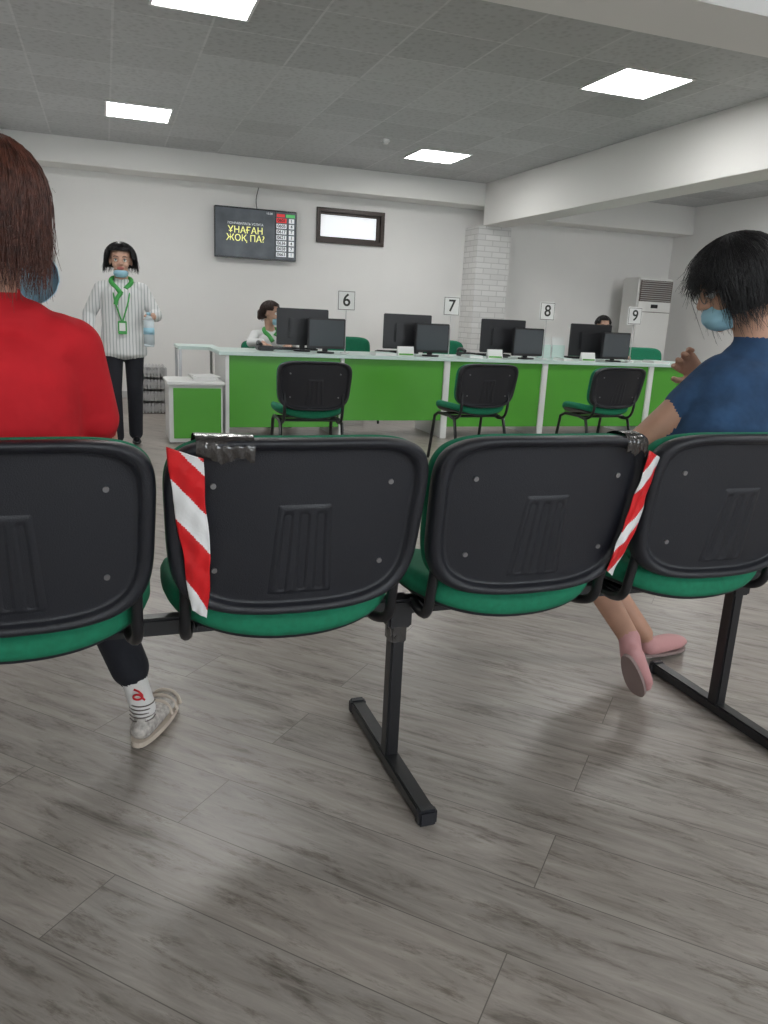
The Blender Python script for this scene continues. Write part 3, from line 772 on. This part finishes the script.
B.b((.33, .02, 1.03), .068, (.37, .08, .91), .062, 1)
B.b((.36, .07, .94), .046, (.37, .18, .83), .041, 0)
B.b((.37, .18, .83), .041, (.235, .285, 1.00), .027, 0)
B.b((-.05, .05, .605), .088, (-.09, .44, .555), .062, 2)
B.b((-.09, .44, .555), .060, (-.06, .34, .36), .055, 2)
B.b((-.065, .35, .39), .050, (-.015, .135, .20), .031, 0)
B.b((.10, .05, .605), .088, (-.02, .50, .555), .062, 2)
B.b((-.02, .50, .555), .060, (.01, .46, .36), .055, 2)
B.b((.005, .46, .39), .050, (.215, .345, .105), .031, 0)
foot(B, (-.030, .095, .180), (.055, .125, .030), 3, w=.037, h=.026); foot(B, (.21, .33, .058), (.425, .39, .044), 3, w=.038, h=.028)
B.b((-.015, .135, .20), .033, (-.012, .115, .14), .034, 3)
Rh2 = frame((-0.86, 0.36, -0.40))
hc2 = (.118, .060, 1.252)
H = head(B, hc2, Rh2, (.172, .01, 1.10), 0, sc=1.03)
B.build('body', 0.007, 4)
def spec_r(phi):
    a = abs(phi)
    if a < .50: return (1.08, .040, -.15)
    if a < .85: return (1.30, .045, -.05)
    return (1.70, .080 if a < 2 else .075, .12)
hair(p, hc2, Rh2, M_hairk, spec_r, rad=(.098, .118, .108), n=2200, seed=5, thick=.0011, jit=.016, gmax=.10)
shell(p, 'face_mask', H(0, .040, -.060), Rh2, (.057, .066, .042), M_mask)
for s in (-1, 1):
    tube('mask_loop_%d' % s, [H(s*.050, .055, -.035), H(s*.068, .02, -.012), H(s*.080, -.012, .008)], .0015, M_paper, p)
    pts = [H(s*.031+.021*math.cos(a), .098, .002+.017*math.sin(a)) for a in [2*math.pi*k/16 for k in range(17)]]
    tube('glasses_rim_%d' % s, pts, .0012, M_acg, p, smooth=False)
    tube('glasses_temple_%d' % s, [H(s*.052, .098, .004), H(s*.072, .04, .006), H(s*.086, -.01, .004)], .0018, M_alu, p)
tube('glasses_bridge', [H(-.010, .098, .004), H(.010, .098, .004)], .0012, M_acg, p)
hand(p, 'hand_r', (.235, .285, 1.00), frame((-.85, -.1, .45), (0, 1, .3)), M_skin, 1, .55, .10)
hand(p, 'hand_l', (.0, .30, .72), frame((.6, .8, -.2)), M_skin, 1, .4)
sole(p, 'shoe_sole_1', (-.030, .095, .180), (.055, .125, .030), M_soleg, w=.037, t=.010)
sole(p, 'shoe_sole_2', (.21, .33, .062), (.425, .39, .044), M_soleg, w=.038, t=.010)

# ---- standing woman
p = E('standing_woman', (0.13, 6.58, 0), math.pi-0.05)
B = Body(p, [M_skinp, M_stripe, M_pants, M_blackg, M_lips])
B.b((-.060, 0, .80), (.085, .090, .08), (.060, 0, .80), (.085, .090, .08), 2)
B.b((.078, .01, .78), .078, (.085, .07, .45), .062, 2); B.b((.085, .07, .45), .062, (.075, .04, .08), .055, 2)
B.b((-.078, 0, .78), .078, (-.075, .02, .45), .062, 2); B.b((-.075, .02, .45), .062, (-.07, -.07, .09), .055, 2)
foot(B, (.075, .0, .034), (.085, .22, .030), 3, w=.032, h=.024); foot(B, (-.07, -.12, .038), (-.08, .10, .030), 3, w=.032, h=.024)
B.b((0, .0, .74), (.182, .130, .05), (0, 0, .96), (.158, .112, .08), 1)
B.b((0, 0, .96), (.158, .112, .08), (0, .005, 1.18), (.162, .115, .10), 1)
B.b((-.118, -.01, 1.235), (.062, .065, .055), (.118, -.01, 1.235), (.062, .065, .055), 1)
B.b((0, -.01, 1.265), (.085, .06, .04), (0, -.01, 1.30), (.055, .05, .018), 1)
B.b((.150, -.01, 1.225), .058, (.250, -.05, 1.03), .052, 1); B.b((.250, -.05, 1.03), .052, (.255, .07, .88), .042, 1)
B.b((.255, .06, .895), .028, (.255, .08, .84), .025, 0)
B.b((-.150, -.01, 1.225), .058, (-.250, -.04, 1.04), .052, 1); B.b((-.250, -.04, 1.04), .052, (-.232, .11, 1.035), .042, 1)
B.b((-.232, .10, 1.035), .028, (-.225, .160, 1.030), .025, 0)
Rh3 = frame((0, 1, -.04)); hc3 = (0, .005, 1.440)
H = head(B, hc3, Rh3, (0, -.01, 1.28), 0, 4, neckr=.048, sc=1.08)
B.build('body', 0.007, 3)
def spec_b(phi):
    a = abs(phi)
    if a < .85: return (.98, .016, -.05)
    if a < 1.2: return (1.4, .03, -.05)
    return (1.62, .078, -.06)
hair(p, hc3, Rh3, M_hairk, spec_b, rad=(.118, .118, .112), n=1000, seed=9, thick=.0016, jit=.005)
shell(p, 'face_mask', H(0, .035, -.086), Rh3, (.054, .058, .032), M_mask)
hand(p, 'hand_r', (.255, .08, .845), frame((-.05, .35, -1), (1, 0, 0)), M_skinp, 1, .5)
hand(p, 'hand_l', (-.225, .160, 1.030), frame((.15, .8, -.5), (-1, 0, 0.1)), M_skinp, 1, 1.0)
tube('scarf', [(-.03, .095, 1.23), (-.075, .03, 1.29), (0, -.07, 1.315), (.075, .03, 1.29), (.03, .095, 1.23), (0, .125, 1.195)], .018, M_scarf, p)
tube('scarf_tail', [(.0, .125, 1.20), (.03, .135, 1.16), (.045, .135, 1.11)], .016, M_scarf, p)
tube('lanyard_l', [(-.06, .05, 1.28), (-.055, .115, 1.17), (-.005, .135, .99)], .006, M_scarf, p); tube('lanyard_r', [(.06, .05, 1.28), (.055, .115, 1.17), (.005, .135, .99)], .006, M_scarf, p)
box('badge', (0, .142, .94), (.065, .006, .10), M_scarf, p, .003); box('badge_card', (0, .146, .945), (.045, .003, .06), M_paper, p, .001)
bz = (-.195, .245, .915)
cyl('water_bottle_body', (bz[0], bz[1], bz[2]), .040, .18, M_bottle, p); cyl('water_bottle_shoulder', (bz[0], bz[1], bz[2]+.110), .040, .04, M_bottle, p, r2=.014)
cyl('water_bottle_cap', (bz[0], bz[1], bz[2]+.139), .016, .02, M_mask, p); cyl('water_bottle_label', (bz[0], bz[1], bz[2]+.01), .0406, .05, M_mask, p)
cyl('water_bottle_base', (bz[0], bz[1], bz[2]-.098), .034, .018, M_bottle, p, r2=.040)

# ---- clerks behind the counter
def clerk(loc, rz, shirt, hm, zh, look, seed, scarf=True):
    p = E('seated_clerk', loc, rz); B = Body(p, [M_skinp, shirt, M_pants, M_blackg, M_lips]); k = zh-1.20
    B.b((-.07, 0, .56), (.11, .12, .09), (.07, 0, .56), (.11, .12, .09), 2)
    B.b((0, 0, .62), (.15, .11, .09), (0, .01, .92+k), (.155, .115, .10), 1)
    B.b((-.115, 0, .99+k), (.06, .065, .05), (.115, 0, .99+k), (.06, .065, .05), 1)
    for s in (-1, 1):
        B.b((s*.15, 0, .98+k), .055, (s*.21, .10, .80), .048, 1); B.b((s*.21, .10, .80), .048, (s*.14, .27, .815), .036, 1)
        B.b((s*.14, .27, .815), .026, (s*.12, .32, .800), .023, 0)
        B.b((s*.08, .04, .55), .08, (s*.10, .40, .52), .058, 2); B.b((s*.10, .40, .52), .055, (s*.10, .38, .09), .042, 2)
        foot(B, (s*.10, .34, .034), (s*.10, .56, .03), 3, w=.03)
    R = frame(look); hc = (0, .02, zh)
    H = head(B, hc, R, (0, 0, 1.02+k), 0, 4, neckr=.045, sc=1.03)
    B.build('body', 0.009, 3)
    def sp(phi):
        a = abs(phi)
        if a < .75: return (.95, .01, 0)
        if a < 1.5: return (1.45, .01, .1)
        return (1.65, (.07 if scarf else .01), .30)
    hair(p, hc, R, hm, sp, rad=(.090, .106, .099), n=450, seed=seed, thick=.0016, jit=.004)
    if scarf:
        shell(p, 'face_mask', H(0, .043, -.070), R, (.054, .060, .038), M_mask)
        bun = Body(p, [hm]); bun.b(H(0, -.115, .0), .034, H(0, -.125, -.05), .024); bun.build('hair_bun', .006, 3)
        tube('scarf', [(-.03, .09, .98+k), (-.07, .03, 1.03+k), (0, -.06, 1.05+k), (.07, .03, 1.03+k), (.03, .09, .98+k), (0, .13, .93+k)], .022, M_scarf, p)
    for s in (-1, 1): hand(p, 'hand_%d' % s, (s*.12, .32, .800), frame((-s*.2, 1, -.10)), M_skinp, -s, .3)
clerk((1.57, 7.93, 0), math.pi, M_wshirt, M_hairc, 1.09, (-.75, .65, -.05), 21)
clerk((5.58, 8.05, 0), math.pi, M_pants, M_hairk, 1.12, (.3, 1, -.1), 22, False)

# ---------------------------------------------------------------- world
w = bpy.data.worlds.new('world'); SC.world = w; w.use_nodes = True
w.node_tree.nodes['Background'].inputs[0].default_value = (0.75, 0.85, 1.0, 1); w.node_tree.nodes['Background'].inputs[1].default_value = 0.8

# ---------------------------------------------------------------- camera
cam = bpy.data.cameras.new('camera'); co = bpy.data.objects.new('camera', cam); COL.objects.link(co); SC.camera = co
cam.sensor_fit = 'VERTICAL'; cam.sensor_height = 36; cam.lens = 770/1024*36; cam.clip_start = 0.02
yaw, pit, rol = math.radians(20), math.radians(14.35), math.radians(2.75)
r0 = Vector((math.cos(yaw), -math.sin(yaw), 0)); f = Vector((math.sin(yaw)*math.cos(pit), math.cos(yaw)*math.cos(pit), -math.sin(pit)))
u0 = r0.cross(f)
r = math.cos(rol)*r0+math.sin(rol)*u0; u = -math.sin(rol)*r0+math.cos(rol)*u0
Mx = Matrix((r, u, -f)).transposed().to_4x4(); Mx.translation = Vector((0, 0, 1.13)); co.matrix_world = Mx
